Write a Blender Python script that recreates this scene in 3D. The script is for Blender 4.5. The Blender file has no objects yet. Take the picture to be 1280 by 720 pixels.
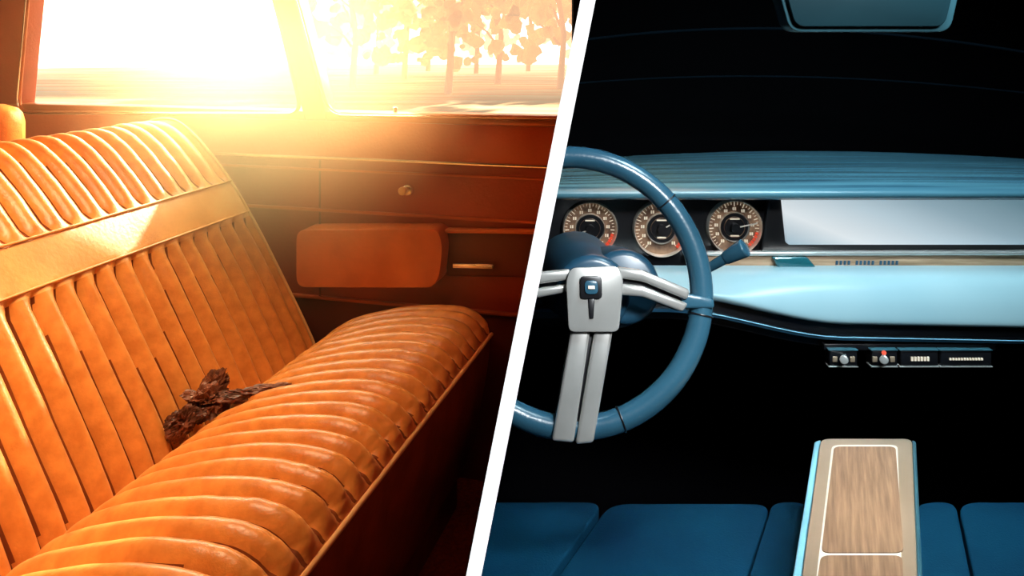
import bpy, bmesh, math, random
from mathutils import Vector, Matrix, noise
random.seed(4)
H=1.2
scn=bpy.context.scene
try:
    scn.view_settings.view_transform='Standard'
    scn.view_settings.look='None'
except Exception: pass

# ---------------------------------------------------------------- camera
cam=bpy.data.cameras.new('camera'); camo=bpy.data.objects.new('camera',cam)
scn.collection.objects.link(camo); camo.location=(0,0,H); camo.rotation_euler=(math.radians(90),0,0)
cam.lens=36*1000/1280; cam.sensor_width=36; cam.shift_y=-310/1280; cam.clip_start=0.02; cam.clip_end=200
scn.camera=camo

# camera-matching helpers : real world coordinates from a pixel and a known plane
def W(u,v,y): return Vector((y*(u-640)/1000,y,H+y*(50-v)/1000))
def G(u,v,z):
    y=-z*1000/(v-50); return (y*(u-640)/1000,y)
K1,K2=.0851,.1986        # partition plane x=K1*y+K2*(z-H)

# ---------------------------------------------------------------- materials
def mat(name,col,rough=.5,metal=0,col2=None,nscale=8,bump=0,bscale=60,emit=0,ecol=None,spec=.5,sheen=0,coat=0,stretch=None,detail=6,lo=.35,hi=.65,bdist=.004,rotz=0,stint=None):
    m=bpy.data.materials.new(name); m.use_nodes=True
    nt=m.node_tree; b=nt.nodes['Principled BSDF']
    b.inputs['Base Color'].default_value=(*col,1); b.inputs['Roughness'].default_value=rough
    b.inputs['Metallic'].default_value=metal; b.inputs['Specular IOR Level'].default_value=spec
    b.inputs['Sheen Weight'].default_value=sheen; b.inputs['Coat Weight'].default_value=coat
    if stint: b.inputs['Sheen Tint'].default_value=(*stint,1)
    tc=nt.nodes.new('ShaderNodeTexCoord')
    src=tc.outputs['Object']
    if rotz:
        mp=nt.nodes.new('ShaderNodeMapping'); mp.inputs['Rotation'].default_value=(0,0,rotz)
        nt.links.new(src,mp.inputs[0]); src=mp.outputs[0]
    if stretch:
        mp=nt.nodes.new('ShaderNodeMapping'); mp.inputs['Scale'].default_value=stretch
        nt.links.new(src,mp.inputs[0]); src=mp.outputs[0]
    n=nt.nodes.new('ShaderNodeTexNoise'); n.inputs['Scale'].default_value=nscale; n.inputs['Detail'].default_value=detail
    nt.links.new(src,n.inputs['Vector'])
    r=nt.nodes.new('ShaderNodeValToRGB'); r.color_ramp.elements[0].position=lo; r.color_ramp.elements[1].position=hi
    c2=col2 if col2 else tuple(c*.85 for c in col)
    r.color_ramp.elements[0].color=(*c2,1); r.color_ramp.elements[1].color=(*col,1)
    nt.links.new(n.outputs[0],r.inputs[0]); nt.links.new(r.outputs[0],b.inputs['Base Color'])
    if bump:
        n2=nt.nodes.new('ShaderNodeTexNoise'); n2.inputs['Scale'].default_value=bscale; n2.inputs['Detail'].default_value=4
        nt.links.new(src,n2.inputs['Vector'])
        bp=nt.nodes.new('ShaderNodeBump'); bp.inputs['Strength'].default_value=bump; bp.inputs['Distance'].default_value=bdist
        nt.links.new(n2.outputs[0],bp.inputs['Height']); nt.links.new(bp.outputs[0],b.inputs['Normal'])
    if emit:
        b.inputs['Emission Color'].default_value=(*(ecol or col),1); b.inputs['Emission Strength'].default_value=emit
    return m

M_leather=mat('tan_leather',(.80,.32,.070),.36,col2=(.64,.225,.042),nscale=34,bump=.35,bscale=140,spec=.55,bdist=.002,sheen=.1,stint=(1,.75,.5))
M_seamshade=mat('pleat_seam_shade',(.26,.065,.014),.7,col2=(.17,.04,.01),spec=.2)  # dark brown for the pleat valleys: groove shade put into the colour
M_leather2=mat('tan_leather_smooth',(.88,.43,.14),.36,col2=(.72,.30,.08),nscale=9,bump=.3,bscale=110,bdist=.002)  # paler than the pleats: the band's sheen is put into its colour
M_pipe=mat('seat_piping',(.85,.5,.2),.4)
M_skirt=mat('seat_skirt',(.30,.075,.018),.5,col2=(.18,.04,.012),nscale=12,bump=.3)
M_door=mat('door_vinyl_red',(.40,.050,.016),.38,col2=(.29,.036,.012),nscale=5,bump=.2,bscale=120)
M_door2=mat('door_vinyl_orange',(.56,.11,.028),.36,col2=(.44,.08,.02),nscale=6,bump=.2,bscale=120)
M_doord=mat('door_dark',(.17,.024,.011),.5)
M_arm=mat('armrest_vinyl',(.78,.21,.048),.36,col2=(.60,.14,.03),nscale=8,bump=.3)
M_chrome=mat('chrome',(.85,.8,.75),.18,1)
M_frame=mat('window_frame',(.42,.13,.045),.3,.3)
M_carpet=mat('rust_carpet',(.45,.09,.03),.95,col2=(.22,.04,.018),nscale=120,bump=.8,bscale=300)
M_cloth=mat('brown_leather_scrap',(.26,.09,.045),.42,col2=(.07,.022,.013),nscale=22,bump=.5,bscale=90)
M_black=mat('black_partition_and_enclosure',(.003,.003,.004),.9,spec=.05)
M_floord=mat('dark_floor',(.004,.004,.006),.9,spec=.05)
M_white=mat('white_edge',(1,1,1),.5,emit=1.0,ecol=(1,1,1))  # emission keeps the divider edge pure white; it is no lamp
M_pad=mat('dash_pad_blue',(.075,.20,.255),.24,col2=(.022,.075,.115),nscale=3,stretch=(.6,22,1),bump=.1,bscale=300)
M_lpad=mat('dash_lower_paleblue',(.33,.475,.51),.22,col2=(.24,.39,.44),nscale=2)
M_face=mat('binnacle_black',(.008,.008,.010),.3)
M_wood=mat('walnut_wood',(.46,.29,.18),.4,col2=(.22,.13,.07),nscale=9,stretch=(1,14,14),bump=.1)
M_woodc=mat('console_walnut',(.37,.215,.12),.40,col2=(.17,.09,.05),nscale=2.5,stretch=(90,5,1),bump=.12,rotz=math.radians(22),lo=.3,hi=.7)
M_tan=mat('console_shell',(.40,.29,.20),.32,.25,col2=(.32,.23,.15),nscale=5)
M_line=mat('pale_inlay',(.75,.71,.62),.35)
M_silver=mat('brushed_silver',(.64,.63,.60),.2,.6,col2=(.56,.55,.52),nscale=20)
M_bezel=mat('gauge_bezel_bronze',(.88,.80,.70),.18,.6)
M_rim=mat('wheel_rim_blue',(.026,.092,.142),.24,col2=(.02,.072,.115),nscale=8,bump=.08,bscale=200)
M_col=mat('column_blue',(.015,.06,.105),.3)
M_seat=mat('seat_blue_velvet',(.0012,.036,.076),.85,col2=(.0008,.022,.052),nscale=6,bump=.15,bscale=400,spec=.08)
M_trimb=mat('cyan_edge',(.22,.52,.66),.4)
M_arc=mat('dark_arc',(.003,.008,.013),.9,spec=.05)
M_gface=mat('gauge_dial',(.50,.29,.17),.35,.3,col2=(.16,.085,.055),nscale=40)
M_red=mat('red_mark',(.6,.05,.02),.5,emit=.4,ecol=(.8,.08,.03))
M_needle=mat('needle_pale',(.8,.7,.6),.5)
M_tick=mat('gauge_ticks',(.8,.70,.56),.5,emit=.35,ecol=(.9,.75,.56))
M_teal=mat('teal_glass',(.012,.09,.11),.12,coat=1)
M_mirror=mat('mirror_shell',(.035,.11,.14),.3)
M_mglass=mat('mirror_glass',(.010,.036,.048),.25)

# ---------------------------------------------------------------- mesh helpers
def link(o,parent=None):
    scn.collection.objects.link(o)
    if parent: o.parent=parent
    return o
def empty(name):
    e=bpy.data.objects.new(name,None); e.empty_display_size=.05; return link(e)
def bis(bm,side):
    if not side: return
    n=Vector((1,-K1,-K2)).normalized(); off=.0062
    geom=bm.verts[:]+bm.edges[:]+bm.faces[:]
    if side=='L':
        co=Vector((-off,0,H)); bmesh.ops.bisect_plane(bm,geom=geom,plane_co=co,plane_no=n,clear_outer=True)
    else:
        co=Vector((off,0,H)); bmesh.ops.bisect_plane(bm,geom=geom,plane_co=co,plane_no=n,clear_inner=True)
    ed=[e for e in bm.edges if e.is_boundary and all(abs((v.co-co).dot(n))<1e-4 for v in e.verts)]
    if ed:
        try: bmesh.ops.holes_fill(bm,edges=ed,sides=0)
        except Exception: pass
def fin(name,bm,m,parent=None,smooth=True,side=None,ang=40):
    bis(bm,side)
    if not bm.verts:
        bm.free(); return None
    me=bpy.data.meshes.new(name); bm.to_mesh(me); bm.free()
    ms=m if isinstance(m,(list,tuple)) else [m]
    for x in ms: me.materials.append(x)
    if smooth:
        me.polygons.foreach_set('use_smooth',[True]*len(me.polygons))
        try: me.set_sharp_from_angle(angle=math.radians(ang))
        except Exception: pass
    o=bpy.data.objects.new(name,me); return link(o,parent)
def prism(name,pts,c0,c1,M,m,bevel=0,seg=3,parent=None,side=None):
    bm=bmesh.new()
    a=[bm.verts.new((p[0],p[1],c0)) for p in pts]; b=[bm.verts.new((p[0],p[1],c1)) for p in pts]
    n=len(pts)
    bm.faces.new(a[::-1]); bm.faces.new(b)
    for i in range(n): bm.faces.new((a[i],a[(i+1)%n],b[(i+1)%n],b[i]))
    bmesh.ops.recalc_face_normals(bm,faces=bm.faces)
    if bevel: bmesh.ops.bevel(bm,geom=bm.edges[:],offset=bevel,segments=seg,profile=.5,affect='EDGES',clamp_overlap=True)
    bmesh.ops.transform(bm,matrix=M,verts=bm.verts)
    bmesh.ops.recalc_face_normals(bm,faces=bm.faces)
    return fin(name,bm,m,parent,True,side)
def rbox(name,c,s,m,bevel=.01,rot=None,parent=None,side=None,seg=3):
    hx,hy,hz=s[0]/2,s[1]/2,s[2]/2
    M=Matrix.Translation(Vector(c))
    if rot: M=M@rot
    return prism(name,[(-hx,-hy),(hx,-hy),(hx,hy),(-hx,hy)],-hz,hz,M,m,bevel,seg,parent,side)
def cyl(name,p0,p1,r0,r1,m,parent=None,side=None,n=24,bev=0):
    p0=Vector(p0);p1=Vector(p1);d=p1-p0
    bm=bmesh.new(); bmesh.ops.create_cone(bm,cap_ends=True,segments=n,radius1=r0,radius2=r1,depth=d.length)
    if bev:
        es=[e for e in bm.edges if len(e.link_faces)==2 and any(len(f.verts)>4 for f in e.link_faces)]
        bmesh.ops.bevel(bm,geom=es,offset=bev,segments=3,profile=.5,affect='EDGES')
    M=Matrix.Translation((p0+p1)/2)@d.to_track_quat('Z','Y').to_matrix().to_4x4()
    bmesh.ops.transform(bm,matrix=M,verts=bm.verts)
    return fin(name,bm,m,parent,True,side)
def tube(name,pts,r,m,parent=None,side=None,closed=False,n=10):
    pts=[Vector(p) for p in pts]; bm=bmesh.new(); rings=[]; N=len(pts)
    prev=None
    for i,p in enumerate(pts):
        if closed: t=(pts[(i+1)%N]-pts[i-1])
        else: t=(pts[min(i+1,N-1)]-pts[max(i-1,0)])
        t.normalize()
        if prev is None: a=t.orthogonal().normalized()
        else: a=(prev-t*prev.dot(t)).normalized()
        prev=a; b=t.cross(a)
        rr=r[i] if isinstance(r,(list,tuple)) else r
        rings.append([bm.verts.new(p+rr*(math.cos(2*math.pi*k/n)*a+math.sin(2*math.pi*k/n)*b)) for k in range(n)])
    for i in range(N if closed else N-1):
        A_,B_=rings[i],rings[(i+1)%N]
        for k in range(n): bm.faces.new((A_[k],A_[(k+1)%n],B_[(k+1)%n],B_[k]))
    if not closed:
        bm.faces.new(rings[0][::-1]); bm.faces.new(rings[-1])
    bmesh.ops.recalc_face_normals(bm,faces=bm.faces)
    return fin(name,bm,m,parent,True,side,60)
def catmull(P,n=12):
    out=[];P=[Vector(p) for p in P]
    Q=[P[0]*2-P[1]]+P+[P[-1]*2-P[-2]]
    for i in range(1,len(Q)-2):
        for k in range(n):
            t=k/n
            out.append(.5*((2*Q[i])+(-Q[i-1]+Q[i+1])*t+(2*Q[i-1]-5*Q[i]+4*Q[i+1]-Q[i+2])*t*t+(-Q[i-1]+3*Q[i]-3*Q[i+1]+Q[i+2])*t**3))
    out.append(P[-1]); return out
def roundpoly(pts,r,n=5):
    out=[];N=len(pts)
    for i in range(N):
        p=Vector(pts[i]);a=Vector(pts[i-1]);b=Vector(pts[(i+1)%N])
        ra=min(r,(a-p).length*.45,(b-p).length*.45)
        s=p+(a-p).normalized()*ra; e=p+(b-p).normalized()*ra
        for k in range(n+1):
            t=k/n; out.append(tuple((1-t)**2*s+2*t*(1-t)*p+t*t*e))
    return out

# ---------------------------------------------------------------- partition between the two interiors
y0,y1=.45,2.66; zt,zb=.55,-1.2; hw=.0095*.45
bm=bmesh.new()
vs=[]
for sx in(-1,1):
    for (y,z) in((y0,zb),(y1,zb),(y1,zt),(y0,zt)):
        vs.append(bm.verts.new((K1*y+K2*z+sx*hw,y,H+z)))
for f,mi in(((0,1,2,3),1),((4,5,6,7),2),((0,3,7,4),0),((1,2,6,5),2),((3,2,6,7),2),((0,1,5,4),2)):
    fc=bm.faces.new([vs[i] for i in f]); fc.material_index=mi
bmesh.ops.recalc_face_normals(bm,faces=bm.faces)
fin('wall_partition',bm,[M_white,M_doord,M_black],smooth=False)

# ================================================================ LEFT : vintage cabin
X0,Y0=-.528,2.2
A=Vector((.2516,.9678,0)); B=Vector((.9678,-.2516,0)); Z=Vector((0,0,1)); C0=Vector((X0,Y0,H))
MB=Matrix(((B.x,A.x,0,C0.x),(B.y,A.y,0,C0.y),(0,0,1,H),(0,0,0,1)))
def S(s,t,z): return C0+A*s+B*t+Z*z
def DP(u,v,s=.06):
    x=X0+A.x*s; y=Y0+A.y*s; r=(u-640)/1000
    t=(r*y-x)/(.9678+.2516*r); yy=y-.2516*t
    return (t,yy*(50-v)/1000)
def DM(s=.06):
    M=Matrix.Identity(4)
    o=C0+A*s
    for i,c in enumerate((B,Z,-A,o)):
        for k in range(3): M[k][i]=c[k]
    return M

SP=.054; LEN=1.512; NS=20
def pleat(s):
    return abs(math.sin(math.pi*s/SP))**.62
def seatmesh(name,prof,amp_fn,mats,mat_fn,parent,R=.05):
    n=len(prof); prof=[Vector(p) for p in prof]
    nor=[]
    for i in range(n):
        d=(prof[min(i+1,n-1)]-prof[max(i-1,0)]).normalized(); nor.append(Vector((-d.y,d.x)))
    ss=[R*(1-math.cos(math.pi/2*k/10)) for k in range(10)]
    k=R
    while k<LEN: ss.append(k); k+=SP/NS
    def sw(s,i): return s+.005*noise.noise(Vector((i*.035,s*3,7)))
    bm=bmesh.new(); rows=[]
    for s in ss:
        ins=-(R-math.sqrt(max(0,R*R-(R-s)**2))) if s<R else 0
        row=[]
        for i in range(n):
            a=amp_fn(i,prof[i])
            d=ins*.8+a*(pleat(sw(s,i))-1)*min(1,s/R)
            p=prof[i]+nor[i]*d
            w=.003*noise.noise(Vector((s*9,i*.06,3)))*(1 if a>0 else .5)
            if a>0: w+=.0012*noise.noise(Vector((s*30,i*.25,11)))
            p=p+nor[i]*w
            row.append(bm.verts.new(S(-s,p.x,p.y)))
        rows.append(row)
    for j in range(len(rows)-1):
        sm=(ss[j]+ss[j+1])/2
        for i in range(n-1):
            f=bm.faces.new((rows[j][i],rows[j][i+1],rows[j+1][i+1],rows[j+1][i])); mi=mat_fn(i,prof[i])
            if mi==0 and amp_fn(i,prof[i])>.004 and pleat(sw(sm,i))<.38: mi=2  # valley faces take the painted groove shade
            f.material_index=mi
    bm.faces.new(rows[0]); bm.faces.new(rows[-1][::-1])
    bmesh.ops.recalc_face_normals(bm,faces=bm.faces)
    return fin(name,bm,mats,parent,True,None,180)
bench=empty('bench_seat')
bp=catmull([(.03,-.92),(.0,-.82),(-.09,-.655),(-.186,-.494),(-.275,-.368),(-.38,-.262),(-.455,-.225),(-.54,-.245),(-.60,-.33),(-.62,-.6),(-.60,-1.1)],14)
def bamp(i,p):
    if i>14*8: return 0
    z=p.y
    if i<14*7:
        if -.478<z<-.392: return 0
        e=min(abs(z+.478),abs(z+.392)); return (.034 if z<-.478 else .026)*min(1,e/.03+.2)
    return .018*(1-(i-98)/14.)
def bmat(i,p):
    return 1 if (-.478<p.y<-.392 and i<14*6) else 0
bpr=bp[::-1]; nb=len(bpr)
seatmesh('backrest',bpr,lambda i,p:bamp(nb-1-i,p),[M_leather,M_leather2,M_seamshade],lambda i,p:bmat(nb-1-i,p),bench)
cp=catmull([(-.10,-.88),(0,-.835),(.096,-.752),(.236,-.704),(.36,-.683),(.437,-.687),(.482,-.712),(.497,-.75),(.492,-.83),(.47,-.95),(.44,-1.08)],14)
def camp(i,p):
    if i>14*7-2: return 0
    e=(14*7-2-i)/14.
    return .032*min(1,e+.2)
seatmesh('cushion',cp,camp,[M_leather,M_skirt,M_seamshade],lambda i,p:(1 if i>=14*7 else 0),bench)
tube('piping_cushion',[S(-s,.4995,-.752) for s in [.03+k*.05 for k in range(30)]],.005,M_pipe,bench)
tube('piping_back_end',[S(-.035,p.x+.0,p.y) for p in bp[10:118:2]],.004,M_pipe,bench)
for zz,nm in((-.478,'seam_low'),(-.392,'seam_high')):
    j=min(range(14*6),key=lambda i:abs(bp[i].y-zz))
    tube(nm,[S(-s,bp[j].x+.003,bp[j].y+.002) for s in [.04+k*.05 for k in range(30)]],.0028,M_leather2,bench)
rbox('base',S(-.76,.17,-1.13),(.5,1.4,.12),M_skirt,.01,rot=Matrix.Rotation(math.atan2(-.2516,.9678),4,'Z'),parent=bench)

scrap=empty('crumpled_leather_wrap')
def crumple(name,c,sx,sy,sz,rot,seed,parent):
    bm=bmesh.new(); bmesh.ops.create_icosphere(bm,subdivisions=5,radius=1)
    for v in bm.verts:
        p=v.co.copy()
        d=1+.55*noise.noise(p*1.7+Vector((seed,0,0)))+.28*(1-abs(noise.noise(p*4+Vector((0,seed,0))))*3)+.08*noise.noise(p*10)
        v.co=p*d
    bmesh.ops.transform(bm,matrix=Matrix.Translation(c)@rot@Matrix.Diagonal((sx,sy,sz,1)),verts=bm.verts)
    return fin(name,bm,M_cloth,parent,True,None,30)
def onC(u,v,z):
    x,y=G(u,v,z); return Vector((x,y,H+z))
crumple('folded_body',onC(258,502,-.755),.042,.03,.028,Matrix.Rotation(.5,4,'Z'),3,scrap)
crumple('folded_top',onC(266,486,-.74),.020,.016,.036,Matrix.Rotation(.6,4,'Y'),7,scrap)
crumple('folded_low',onC(228,528,-.77),.034,.02,.022,Matrix.Rotation(-.7,4,'Y'),9,scrap)
crumple('folded_tail',onC(312,493,-.745),.06,.016,.011,Matrix.Rotation(.35,4,'Z'),12,scrap)
crumple('folded_strap',onC(350,486,-.735),.05,.010,.008,Matrix.Rotation(.25,4,'Z'),15,scrap)

# door / side of the car
door=empty('car_door')
DMx=DM()
def dpoly(uv,s=.06): return [DP(u,v,s) for u,v in uv]
def dpr(name,uv,c0,c1,m,bevel=0,parent=door,round_=0):
    p=dpoly(uv)
    if round_: p=roundpoly(p,round_)
    return prism(name,p,c0,c1,DMx,m,bevel,4,parent,'L')
R_=780
def strip(name,v_at,thick,c0,c1,m,bevel=0,u0=-500,u1=R_):
    (_,z1)=DP(400,v_at[0]); (_,z2)=DP(400,v_at[1])
    ta=DP(u0,100)[0]; tb=DP(u1,100)[0]
    return prism(name,[(ta,z1),(tb,z1),(tb,z2),(ta,z2)],c0,c1,DMx,m,bevel,2,door,'L')
strip('belt_panel',(148,196),0,-.05,.012,M_door2,.004)
strip('belt_rail',(194,198),0,0,.018,M_chrome,.002)
strip('upper_panel',(196,262),0,-.05,0,M_door)
strip('mid_bead',(210,213),0,0,.005,M_door2,.001)
strip('mid_rail',(260,264),0,0,.007,M_door2,.002)
strip('lower_panel',(262,372),0,-.05,-.006,M_door)
strip('low_rail',(370,374),0,-.01,.005,M_door2,.002)
strip('kick_panel',(372,640),0,-.05,-.01,M_doord)
strip('sill',(138,150),0,-.05,.022,M_frame,.005)
dpr('shut_line',[(399,150),(401,150),(401,372),(399,372)],0,.002,M_doord)
dpr('armrest',[(386,280),(558,279),(564,300),(560,336),(552,350),(386,350)],-.01,.07,M_arm,.026,round_=.03)
dpr('armrest_base',[(560,286),(700,288),(700,346),(560,344)],-.01,.014,M_doord,.006)
dpr('armrest_rail',[(560,284),(720,286),(720,291),(560,289)],.0,.025,M_arm,.003)
dpr('door_pull',[(572,324),(622,325),(622,331),(572,330)],.03,.045,M_chrome,.003)
dpr('door_pull_post',[(600,324),(622,325),(622,331),(600,330)],.0,.045,M_chrome,.003)
def dpt(u,v,c): 
    t,z=DP(u,v); return DMx@Vector((t,z,c))
cyl('crank_rose',dpt(511,237,0),dpt(511,237,.015),.018,.015,M_chrome,door,bev=.004)
cyl('crank_knob',dpt(509,236,.015),dpt(509,236,.04),.009,.012,M_pipe,door,bev=.004)
cyl('lock_pin',dpt(494,152,.0),dpt(494,134,.0),.005,.006,M_chrome,door,bev=.002)
dpr('pillar_rear',[(-500,150),(26,150),(34,60),(46,-60),(56,-230),(-500,-230)],-.05,.02,M_door,.004)
dpr('pillar_mid',[(386,150),(414,150),(372,-10),(310,-230),(278,-230),(345,-10)],-.05,.025,M_frame,.006)
dpr('header',[(-500,-190),(R_+60,-190),(R_+60,-260),(-500,-260)],-.05,.03,M_door2,.005)
def wframe(name,uv):
    e=empty(name)
    pts=roundpoly(dpoly(uv),.05,8)
    tube('frame',[DMx@Vector((p[0],p[1],.022)) for p in pts],.006,M_frame,e,'L',closed=True)
    tube('bead',[DMx@Vector((p[0],p[1],.030)) for p in pts],.0025,M_chrome,e,'L',closed=True)
wframe('window_1',[(30,140),(383,141),(345,-10),(283,-190),(62,-190),(42,0)])
wframe('window_2',[(416,143),(R_,148),(R_,-190),(312,-190),(374,-10)])

prism('floor_carpet',[(-2.2,-.5),(.6,-.5),(.6,2.6),(-2.2,2.6)],.0,.012,Matrix.Identity(4),M_carpet,0,2,None,'L')
prism('floor',[(-3,-1.5),(3,-1.5),(3,2.9),(-3,2.9)],-.05,-.001,Matrix.Identity(4),M_floord)
prism('ceiling_headliner',[(-2.4,-.3),(.75,-.3),(.75,2.1),(-.9,2.62),(-2.4,2.75)],H+.47,H+.5,Matrix.Identity(4),M_door2,0,2,None,'L')
prism('parcel_shelf',[(-.66,-1.5),(-1.3,-1.5),(-1.3,-.26),(-.66,-.26)],-.36,-.33,MB,M_door,.004)
rbox('headrest',W(-8,166,2.22),(.16,.10,.16),M_leather,.05)

# exterior
prism('ground_outside',[(-40,2.9),(40,2.9),(40,60),(-40,60)],-.06,-.01,Matrix.Identity(4),mat('sandy_ground',(.95,.86,.68),.9,col2=(.72,.50,.30),nscale=1.0,stretch=(.25,2,1),spec=.1,emit=.30,ecol=(1,.80,.55)))  # emission paints the sunlit blow-out and haze onto the sand
msky=bpy.data.materials.new('hazy_sky'); msky.use_nodes=True
nt=msky.node_tree; nt.nodes.clear(); out=nt.nodes.new('ShaderNodeOutputMaterial'); em=nt.nodes.new('ShaderNodeEmission')
em.inputs[0].default_value=(1,.86,.64,1); em.inputs[1].default_value=3.2; nt.links.new(em.outputs[0],out.inputs[0])
bm=bmesh.new(); r=[]
for k in range(25):
    a=math.radians(40+100*k/24); r.append((bm.verts.new((40*math.cos(a),40*math.sin(a),-1)),bm.verts.new((40*math.cos(a),40*math.sin(a),13))))
for k in range(24): bm.faces.new((r[k][0],r[k+1][0],r[k+1][1],r[k][1]))
fin('sky_backdrop',bm,msky,None)
mtree=mat('hazy_foliage',(.75,.45,.22),.9,col2=(.55,.3,.13),nscale=2,emit=.64,ecol=(1,.68,.43))  # warm emission mimics haze over the leaves
mtree2=mat('hazy_foliage_far',(.85,.62,.40),.9,col2=(.7,.48,.28),nscale=2,emit=.80,ecol=(1,.78,.56))  # stronger emission, more painted haze on the farther trees
mtrunk=mat('hazy_bark',(.4,.22,.12),.9,emit=.66,ecol=(1,.66,.42))  # bark emission stands in for the same haze
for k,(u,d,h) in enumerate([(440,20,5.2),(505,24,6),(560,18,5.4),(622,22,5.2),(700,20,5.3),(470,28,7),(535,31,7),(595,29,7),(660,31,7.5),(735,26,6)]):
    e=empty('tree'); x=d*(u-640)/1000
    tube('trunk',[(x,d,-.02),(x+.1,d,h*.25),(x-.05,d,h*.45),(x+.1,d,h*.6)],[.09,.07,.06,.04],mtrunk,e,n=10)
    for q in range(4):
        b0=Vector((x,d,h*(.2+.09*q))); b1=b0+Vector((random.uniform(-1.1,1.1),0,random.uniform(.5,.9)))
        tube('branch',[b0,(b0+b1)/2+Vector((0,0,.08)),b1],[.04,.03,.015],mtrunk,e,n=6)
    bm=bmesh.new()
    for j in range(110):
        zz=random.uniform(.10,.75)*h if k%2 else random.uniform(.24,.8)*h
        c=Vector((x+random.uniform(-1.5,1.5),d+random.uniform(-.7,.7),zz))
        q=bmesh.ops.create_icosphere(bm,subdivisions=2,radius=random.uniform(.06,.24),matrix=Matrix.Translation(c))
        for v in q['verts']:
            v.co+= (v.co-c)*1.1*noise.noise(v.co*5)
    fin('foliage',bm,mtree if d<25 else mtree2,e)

# scattering volume added to imitate the warm window bloom, densest near the pillar
mh=bpy.data.materials.new('bloom_haze'); mh.use_nodes=True; nt=mh.node_tree; nt.nodes.clear()
out=nt.nodes.new('ShaderNodeOutputMaterial'); vs_=nt.nodes.new('ShaderNodeVolumeScatter')
vs_.inputs['Color'].default_value=(1,.50,.24,1); vs_.inputs['Anisotropy'].default_value=.55
tc=nt.nodes.new('ShaderNodeTexCoord'); vm=nt.nodes.new('ShaderNodeVectorMath'); vm.operation='DISTANCE'
nt.links.new(tc.outputs['Object'],vm.inputs[0]); vm.inputs[1].default_value=tuple(S(-.12,-.06,-.14))
mr=nt.nodes.new('ShaderNodeMapRange'); mr.interpolation_type='SMOOTHSTEP'
mr.inputs['From Min'].default_value=0; mr.inputs['From Max'].default_value=.58; mr.inputs['To Min'].default_value=2.9; mr.inputs['To Max'].default_value=.12
nt.links.new(vm.outputs['Value'],mr.inputs['Value']); nt.links.new(mr.outputs[0],vs_.inputs['Density'])
nt.links.new(vs_.outputs[0],out.inputs['Volume'])
prism('bloom_haze',[(-.9,.0),(.60,.0),(.60,-.60),(-.9,-.60)],-.62,.44,MB,mh,0,2,None,'L')

# ================================================================ RIGHT : blue cabin
dash=empty('dashboard')
def loft(name,xs,fn,m,parent,side='R'):
    bm=bmesh.new(); rows=[[bm.verts.new((x,y,H+z)) for y,z in fn(x)] for x in xs]
    n=len(rows[0])
    for j in range(len(rows)-1):
        for i in range(n): bm.faces.new((rows[j][i],rows[j][(i+1)%n],rows[j+1][(i+1)%n],rows[j+1][i]))
    bm.faces.new(rows[0][::-1]); bm.faces.new(rows[-1])
    bmesh.ops.recalc_face_normals(bm,faces=bm.faces)
    return fin(name,bm,m,parent,True,side,60)
xs=[-.2+k*.03 for k in range(54)]
def fpad(x):
    q=(x-.70)/.9; dz=-.040*q*q; yb=2.0-.10*q*q
    pr=catmull([(yb,-.30+dz),(yb-.02,-.276+dz),(yb-.15,-.262+dz),(1.62,-.258+dz*.6),(1.50,-.262+dz*.3),(1.455,-.272),(1.45,-.285),(1.465,-.293)],6)
    return [tuple(p) for p in pr]+[(1.6,-.30),(yb,-.34)]
loft('top_pad',xs,fpad,M_pad,dash)
tube('pad_edge_piping',[(x,1.4515,H-.279) for x in xs],.0022,M_trimb,dash,'R')
def fy(name,uv,y,th,m,bevel=0,parent=dash,rnd=0,side='R'):
    pts=[(y*(u-640)/1000,y*(50-v)/1000) for u,v in uv]
    if rnd: pts=roundpoly(pts,rnd)
    M=Matrix(((1,0,0,0),(0,0,-1,y),(0,1,0,H),(0,0,0,1)))
    return prism(name,pts,-th,0,M,m,bevel,3,parent,side)
fy('binnacle_face',[(560,240),(990,240),(975,345),(560,345)],1.53,.1,M_face,.004)
fy('binnacle_hood',[(560,238),(985,240),(985,246),(560,244)],1.47,.08,M_face,.003)
fy('screen_surround',[(962,244),(1400,244),(1400,322),(950,322)],1.515,.08,M_face,.004)
ms=bpy.data.materials.new('display_gradient'); ms.use_nodes=True; nt=ms.node_tree; b=nt.nodes['Principled BSDF']
tc=nt.nodes.new('ShaderNodeTexCoord'); mp=nt.nodes.new('ShaderNodeMapping'); mp.inputs['Rotation'].default_value=(0,.35,0)
sx=nt.nodes.new('ShaderNodeSeparateXYZ'); rp=nt.nodes.new('ShaderNodeValToRGB')
nt.links.new(tc.outputs['Generated'],mp.inputs[0]); nt.links.new(mp.outputs[0],sx.inputs[0]); nt.links.new(sx.outputs[0],rp.inputs[0])
cr=rp.color_ramp; cr.elements[0].color=(.34,.48,.57,1); cr.elements[1].color=(.16,.28,.34,1)
e=cr.elements.new(.24); e.color=(.86,.92,.95,1); e=cr.elements.new(.5); e.color=(.56,.70,.78,1); e=cr.elements.new(.72); e.color=(.32,.46,.54,1)
nt.links.new(rp.outputs[0],b.inputs['Emission Color']); b.inputs['Emission Strength'].default_value=.82
b.inputs['Base Color'].default_value=(.05,.07,.08,1); b.inputs['Roughness'].default_value=.3
fy('screen',[(978,247),(1380,247),(1380,306),(984,306)],1.505,.02,ms,.003,rnd=.006)
fy('wood_strip',[(870,319),(1400,318),(1400,350),(860,350)],1.50,.06,M_wood,.003)
fy('strip_chrome',[(860,316),(1400,315),(1400,319),(860,320)],1.495,.02,M_silver,.001)
fy('strip_teal_low',[(930,340),(1400,340),(1400,344),(930,344)],1.495,.02,M_teal,.001)
for k in range(16):
    if k in(4,10): continue
    u=1045+k*5
    fy('badge_letter',[(u,326),(u+3,326),(u+2.6,331),(u-.4,331)],1.4985,.01,M_col,.0003)
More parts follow.
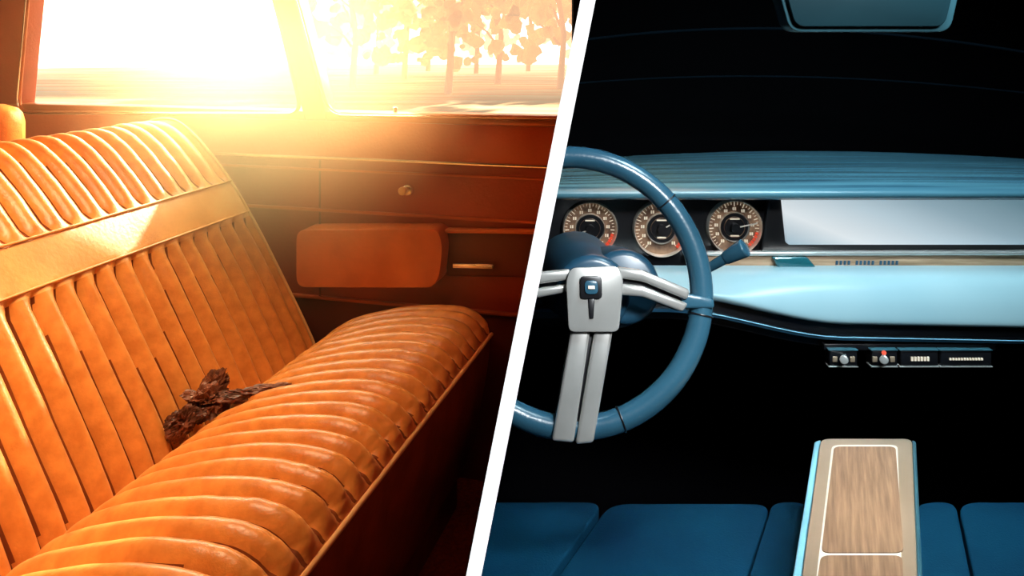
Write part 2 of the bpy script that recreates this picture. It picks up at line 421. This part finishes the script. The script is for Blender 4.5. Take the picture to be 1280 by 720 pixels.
fy('teal_tray',[(966,322),(1010,322),(1034,350),(980,350)],1.488,.04,M_teal,.004)
def lipv(x):
    u=640+x/1.4*1000
    t=max(0,min(1,(u-830)/230)); t=t*t*(3-2*t)
    return 372+ t*36 + max(0,(u-1060))*.02
def fl(x):
    vb=lipv(x)
    zb_=1.39*(50-vb)/1000
    zt_=1.43*(50-347)/1000
    pr=catmull([(1.50,zt_+.002),(1.45,zt_+.004),(1.42,zt_-.004),(1.40,(zt_*.6+zb_*.4)),(1.39,zb_+.012),(1.395,zb_+.002),(1.41,zb_-.002)],6)
    return [tuple(p) for p in pr]+[(1.5,zb_)]
loft('lower_pad',xs,fl,M_lpad,dash)
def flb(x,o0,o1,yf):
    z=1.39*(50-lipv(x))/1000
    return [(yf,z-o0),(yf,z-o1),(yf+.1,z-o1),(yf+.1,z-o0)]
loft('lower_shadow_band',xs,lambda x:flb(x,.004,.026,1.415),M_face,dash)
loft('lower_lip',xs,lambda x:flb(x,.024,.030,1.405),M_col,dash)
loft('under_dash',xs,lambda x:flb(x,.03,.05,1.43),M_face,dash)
tube('lip_highlight',[(x,1.403,H+flb(x,.024,.03,1)[0][1]) for x in xs if x>.3],.0011,M_trimb,dash,'R')
def _disc(ra,h,M):
    bm=bmesh.new(); bmesh.ops.create_cone(bm,cap_ends=True,segments=48,radius1=ra,radius2=ra*.97,depth=h,matrix=M@Matrix.Translation((0,0,h/2))); return bm
def gauge(u,v,rpx,na):
    y=1.5285; c=W(u,v,y); r=rpx*y/1000
    g=empty('instrument_gauge')
    M=Matrix(((1,0,0,c.x),(0,0,-1,c.y),(0,1,0,c.z),(0,0,0,1)))
    def ring(name,ra,rb,h,m):
        bm=bmesh.new(); N=48; R=[]
        for k in range(N):
            a=2*math.pi*k/N; ca,sa=math.cos(a),math.sin(a)
            R.append([bm.verts.new((rr*ca,rr*sa,hh)) for rr,hh in((ra,0),(ra,h*.6),((ra+rb)/2,h),(rb,h*.6),(rb,0))])
        for k in range(N):
            for j in range(4): bm.faces.new((R[k][j],R[(k+1)%N][j],R[(k+1)%N][j+1],R[k][j+1]))
        bmesh.ops.transform(bm,matrix=M,verts=bm.verts); bmesh.ops.recalc_face_normals(bm,faces=bm.faces)
        fin(name,bm,m,g,True,'R')
    fin('dial',_disc(r*.95,.003,M),M_gface,g,True,'R')
    fin('dial_center',_disc(r*.50,.006,M),M_face,g,True,'R')
    ring('bezel',r,r*.90,.014,M_bezel); ring('inner_ring',r*.55,r*.49,.010,M_bezel); ring('mid_ring',r*.38,r*.35,.009,M_gface)
    bm=bmesh.new()
    for k in range(37):
        a=math.radians(-50+280*k/36); big=(k%3==0); L=r*(.14 if big else .08); w=r*(.026 if big else .014)
        bmesh.ops.create_cube(bm,size=1,matrix=M@Matrix.Rotation(a,4,'Z')@Matrix.Translation((r*.88-L/2,0,.005))@Matrix.Diagonal((L,w,.002,1)))
    for k in range(11):
        a=math.radians(-50+280*k/10)
        for j in (-1,1):
            bmesh.ops.create_cube(bm,size=1,matrix=M@Matrix.Translation((r*.65*math.cos(a)+j*r*.035,r*.65*math.sin(a),.005))@Matrix.Diagonal((r*.045,r*.10,.002,1)))
    for j in range(4):
        bmesh.ops.create_cube(bm,size=1,matrix=M@Matrix.Translation((0,r*(.30-.2*j),.008))@Matrix.Diagonal((r*(.34,.14,.18,.3)[j],r*.045,.002,1)))
    fin('tick_marks',bm,M_tick,g,False,'R')
    bm=bmesh.new(); bmesh.ops.create_cube(bm,size=1,matrix=M@Matrix.Rotation(math.radians(na),4,'Z')@Matrix.Translation((r*.4,0,.013))@Matrix.Diagonal((r*.8,r*.04,.002,1))); fin('needle',bm,M_needle,g,False,'R')
    bm=bmesh.new()
    for q in range(5): bmesh.ops.create_cube(bm,size=1,matrix=M@Matrix.Rotation(math.radians(-48+8*q),4,'Z')@Matrix.Translation((r*.82,0,.0065))@Matrix.Diagonal((r*.1,r*.09,.002,1)))
    fin('red_zone',bm,M_red,g,False,'R')
    fin('hub_cap',_disc(r*.16,.017,M),M_face,g,True,'R')
gauge(737,285,35,200); gauge(826,285,36,30); gauge(917,283,35,12)
sw=empty('switch_panel')
for (a,b_,m) in((1037,1072,M_face),(1090,1122,M_face),(1126,1173,M_face),(1176,1240,M_face)):
    fy('module_box',[(a,438),(b_,438),(b_,459),(a,459)],1.40,.07,m,.003,sw)
    fy('module_rim',[(a-1,458),(b_+1,458),(b_+1,459.5),(a-1,459.5)],1.398,.02,M_silver,.0005,sw)
    fy('module_rim_top',[(a-1,437.5),(b_+1,437.5),(b_+1,438.5),(a-1,438.5)],1.398,.02,M_mirror,.0005,sw)
for u in (1055,1105):
    cyl('switch_stem',W(u,446,1.40),W(u,449,1.375),.005,.005,M_silver,sw); cyl('switch_knob',W(u,449,1.38),W(u,450,1.36),.006,.0075,M_silver,sw,bev=.002)
    for q in(-11,11): fy('switch_tab',[(u+q-3,446),(u+q+3,446),(u+q+3,453),(u+q-3,453)],1.398,.01,M_tan,.001,sw)
cyl('red_button',W(1105,441,1.40),W(1105,441,1.392),.004,.004,M_red,sw)
def letters(u0,u1,v0,v1,n):
    bm=bmesh.new()
    for k in range(n):
        u=u0+(u1-u0)*(k+.5)/n; c=W(u,(v0+v1)/2,1.399); w=(u1-u0)/n*.6*1.4e-3; h=(v1-v0)*1.4e-3
        bmesh.ops.create_cube(bm,size=1,matrix=Matrix.Translation(c)@Matrix.Diagonal((w,.003,h,1)))
    fin('label',bm,M_tick,sw,False)
letters(1138,1162,446,451,6); letters(1186,1229,447.5,450,12)
fy('module_rail',[(1030,430),(1245,430),(1245,438),(1030,438)],1.41,.05,M_face,.002,sw)

wheel=empty('steering_wheel')
F=1.08/1000; tilt=math.radians(17)
wc=W(715,358,1.08)
WM=Matrix.Translation(wc)@Matrix.Rotation(math.radians(90)-tilt,4,'X')
def wp(u,v): return ((u-715)*F,(358-v)*F)
N=96
tube('rim',[WM@Vector((.1745*math.cos(2*math.pi*k/N),.1745*math.sin(2*math.pi*k/N),0)) for k in range(N)],.0155,M_rim,wheel,'R',closed=True,n=20)
for a in(40,-12,-70,-128,100):
    ca=math.radians(a); c=Vector((.1745*math.cos(ca),.1745*math.sin(ca),0))
    pts=[WM@(c+.0159*(math.cos(q)*Vector((math.cos(ca),math.sin(ca),0))+math.sin(q)*Vector((0,0,1)))) for q in [2*math.pi*i/20 for i in range(20)]]
    tube('rim_seam',pts,.0012,M_face,wheel,'R',closed=True,n=6)
def wpr(name,uv,c0,c1,m,bv=.003,rnd=0):
    p=[wp(*q) for q in uv]
    if rnd: p=roundpoly(p,rnd)
    return prism(name,p,c0,c1,WM,m,bv,3,wheel,'R')
wpr('hub_pad',[(712,336),(770,334),(776,350),(768,410),(708,410),(706,352)],-.02,.03,M_silver,.006,.008)
wpr('spoke_low_a',[(712,405),(735,408),(712,532),(686,530)],-.01,.022,M_silver,.004)
wpr('spoke_low_b',[(740,408),(763,405),(735,532),(714,534)],-.01,.022,M_silver,.004)
wpr('spoke_low_gap',[(728,405),(745,405),(719,530),(705,530)],-.012,.012,M_face,.002)
wpr('spoke_right_top',[(768,334),(800,338),(858,362),(854,374),(800,352),(768,348)],-.004,.024,M_silver,.004)
wpr('spoke_right_gap',[(768,346),(800,350),(858,374),(856,380),(800,358),(768,354)],-.012,.014,M_face,.002)
wpr('spoke_right_low',[(768,353),(800,357),(856,378),(848,388),(800,370),(768,368)],-.012,.020,M_silver,.004)
wpr('spoke_left',[(560,350),(640,343),(712,337),(712,350),(640,360),(560,368)],-.006,.022,M_silver,.004)
wpr('spoke_left_low',[(560,373),(640,364),(712,354),(712,364),(640,377),(560,388)],-.010,.018,M_silver,.004)
wpr('badge',[(723,346),(749,346),(749,372),(723,372)],.028,.034,M_face,.002,.005)
wpr('badge_ring',[(728,351),(744,351),(744,367),(728,367)],.033,.036,M_rim,.001,.006)
wpr('badge_mark',[(732,357),(740,357),(740,361),(732,361)],.035,.0375,M_tick,.0005)
wpr('badge_tail',[(732,372),(740,372),(738,395),(733,395)],.028,.032,M_face,.001)
wpr('rim_clamp',[(846,364),(888,372),(888,384),(848,384)],-.017,.017,M_rim,.004)
cyl('column',WM@Vector((.03,-.01,-.02)),WM@Vector((.03,.02,-.34)),.052,.075,M_col,wheel,'R',bev=.01)
cyl('column_shroud',WM@Vector((.075,.0,-.03)),WM@Vector((.075,.0,-.16)),.05,.062,M_col,wheel,'R',bev=.01)
cyl('stalk',W(868,345,1.2),W(912,320,1.17),.006,.008,M_rim,wheel,'R')
cyl('stalk_grip',W(905,324,1.175),W(932,309,1.16),.009,.014,M_rim,wheel,'R',bev=.004)

con=empty('center_console')
def gpr(name,uv,zt_,zb_,m,bv=.004,rnd=0,parent=con,side='R'):
    p=[G(u,v,zt_) for u,v in uv]
    if rnd: p=roundpoly(p,rnd)
    return prism(name,p,H+zb_,H+zt_,Matrix.Identity(4),m,bv,4,parent,side)
zc=-.55
gpr('shell',[(1026,548),(1140,548),(1152,860),(983,860)],zc,-1.19,M_tan,.008,.014)
gpr('shell_lit_edge',[(1018,552),(1026,549),(982,860),(968,860)],zc-.006,-.62,M_trimb,.002)  # pale cyan strip paints the rim light along the console
gpr('shell_lit_edge_right',[(1140,549),(1145,552),(1160,860),(1152,860)],zc-.006,-.62,M_mirror,.002)  # fainter teal strip, blue rim light put into the colour
gpr('inlay_line',[(1040,556),(1122,556),(1132,860),(1004,860)],zc+.001,zc-.01,M_line,.0,.012)
gpr('wood_inlay',[(1042.5,558),(1119.5,558),(1129.5,690.5),(1026.5,690.5)],zc+.002,zc-.01,M_woodc,.0,.010)
gpr('wood_inlay_near',[(1026,694),(1128,694),(1134,850),(1004,850)],zc+.002,zc-.01,M_woodc,.0,.010)

st=empty('car_seat'); zs=-.66
def seatp(name,uv,z_,parent): gpr(name,uv,z_,-1.0,M_seat,.032,.03,parent)
seatp('cushion_side',[(420,627),(756,627),(556,900),(200,900)],zs,st)
seatp('cushion_center',[(762,629),(964,629),(874,900),(570,900)],zs-.008,st)
seatp('cushion_bolster',[(966,626),(1012,628),(990,900),(880,900)],zs,st)
gpr('pedestal',[(560,660),(990,660),(980,880),(300,880)],-.95,-1.19,M_face,.01,0,st)
st2=empty('car_seat')
seatp('cushion_bolster',[(1144,628),(1194,626),(1250,900),(1160,900)],zs,st2)
seatp('cushion_side',[(1197,627),(1420,627),(1760,900),(1256,900)],zs,st2)
gpr('pedestal',[(1160,660),(1400,660),(1700,880),(1190,880)],-.95,-1.19,M_face,.01,0,st2)

rm=empty('rear_view_mirror')
fy('housing',[(970,-25),(1203,-25),(1188,40),(988,40)],1.0,.035,M_mirror,.008,rm,.015)
fy('glass',[(980,-20),(1194,-20),(1181,33),(995,33)],.992,.004,M_mglass,.001,rm,.012)
cyl('stalk',W(1086,-10,1.03),W(1086,-480,1.15),.01,.012,M_face,rm)
wsr=empty('windscreen_frame')
tube('header_arc',[(x,2.1-.12*((x-.65))**2,H+.03-.14*(x-.65)**2) for x in [.1+k*.05 for k in range(36)]],.004,M_arc,wsr,'R')
tube('cowl_arc',[(x,2.2-.12*((x-.65))**2,H-.10-.08*(x-.65)**2) for x in [.1+k*.05 for k in range(36)]],.003,M_arc,wsr,'R')
I=Matrix.Identity(4)
prism('enclosure_back',[(.2,2.62),(2.6,2.62),(2.6,2.68),(.2,2.68)],0,H+.9,I,M_black,0,2,None,None)  # black enclosure added to block the sun and keep this cabin dark
prism('enclosure_back_low',[(-.4,2.62),(.2,2.62),(.2,2.68),(-.4,2.68)],0,H+.9,I,M_black,0,2,None,'R')
prism('enclosure_right',[(2.5,-1.4),(2.56,-1.4),(2.56,2.62),(2.5,2.62)],0,H+.9,I,M_black)
prism('enclosure_top',[(.0,-1.4),(2.6,-1.4),(2.6,2.68),(.0,2.68)],H+.9,H+.95,I,M_black)

# ---------------------------------------------------------------- lights
def area(name,loc,target,size,power,col,sy=None,spread=None):
    l=bpy.data.lights.new(name,'AREA'); l.energy=power; l.color=col; l.size=size
    if sy: l.shape='RECTANGLE'; l.size_y=sy
    if spread: l.spread=math.radians(spread)
    o=bpy.data.objects.new(name,l); o.location=loc
    o.rotation_euler=(Vector(target)-Vector(loc)).to_track_quat('-Z','Y').to_euler(); link(o); return o
sun=bpy.data.lights.new('sun','SUN'); sun.energy=15; sun.color=(1,.72,.42); sun.angle=.03
so=bpy.data.objects.new('sun',sun); link(so)
ldir=(A*.78+B*.14+Z*.40).normalized()
so.rotation_euler=(-ldir).to_track_quat('-Z','Y').to_euler()
area('window_skylight',S(.14,-.3,.05),S(-.7,0,-.7),.9,26,(1,.70,.40),.35)
area('roof_fill_warm',S(-1.05,.1,.43),S(-1.1,-.2,-.7),.3,7.5,(1,.68,.38),None,110)  # added warm fill under the roof, no fitting modelled
area('footwell_fill_warm',S(-.5,.9,-.1),S(-.3,.6,-1.0),.3,1.1,(1,.5,.25))  # weak warm fill added to lift the dark area beside the bench
area('dash_fill_blue',(.72,.85,H+.75),(.66,1.5,H-.38),.35,8.5,(.66,.90,1),.2,95)  # bluish area light added overhead to brighten the dash
area('wheel_fill',(.55,.1,H+.5),(.2,1.08,H-.36),.22,3.2,(.92,.97,1),.22,60)  # frontal fill added to brighten the steering wheel
area('console_fill',(.5,.85,H+.5),(.42,.95,H-.55),.12,.45,(1,.92,.82),.12,40)  # small fill added above the console to light its top
w=bpy.data.worlds.new('world'); scn.world=w; w.use_nodes=True
w.node_tree.nodes['Background'].inputs[0].default_value=(0,0,0,1)
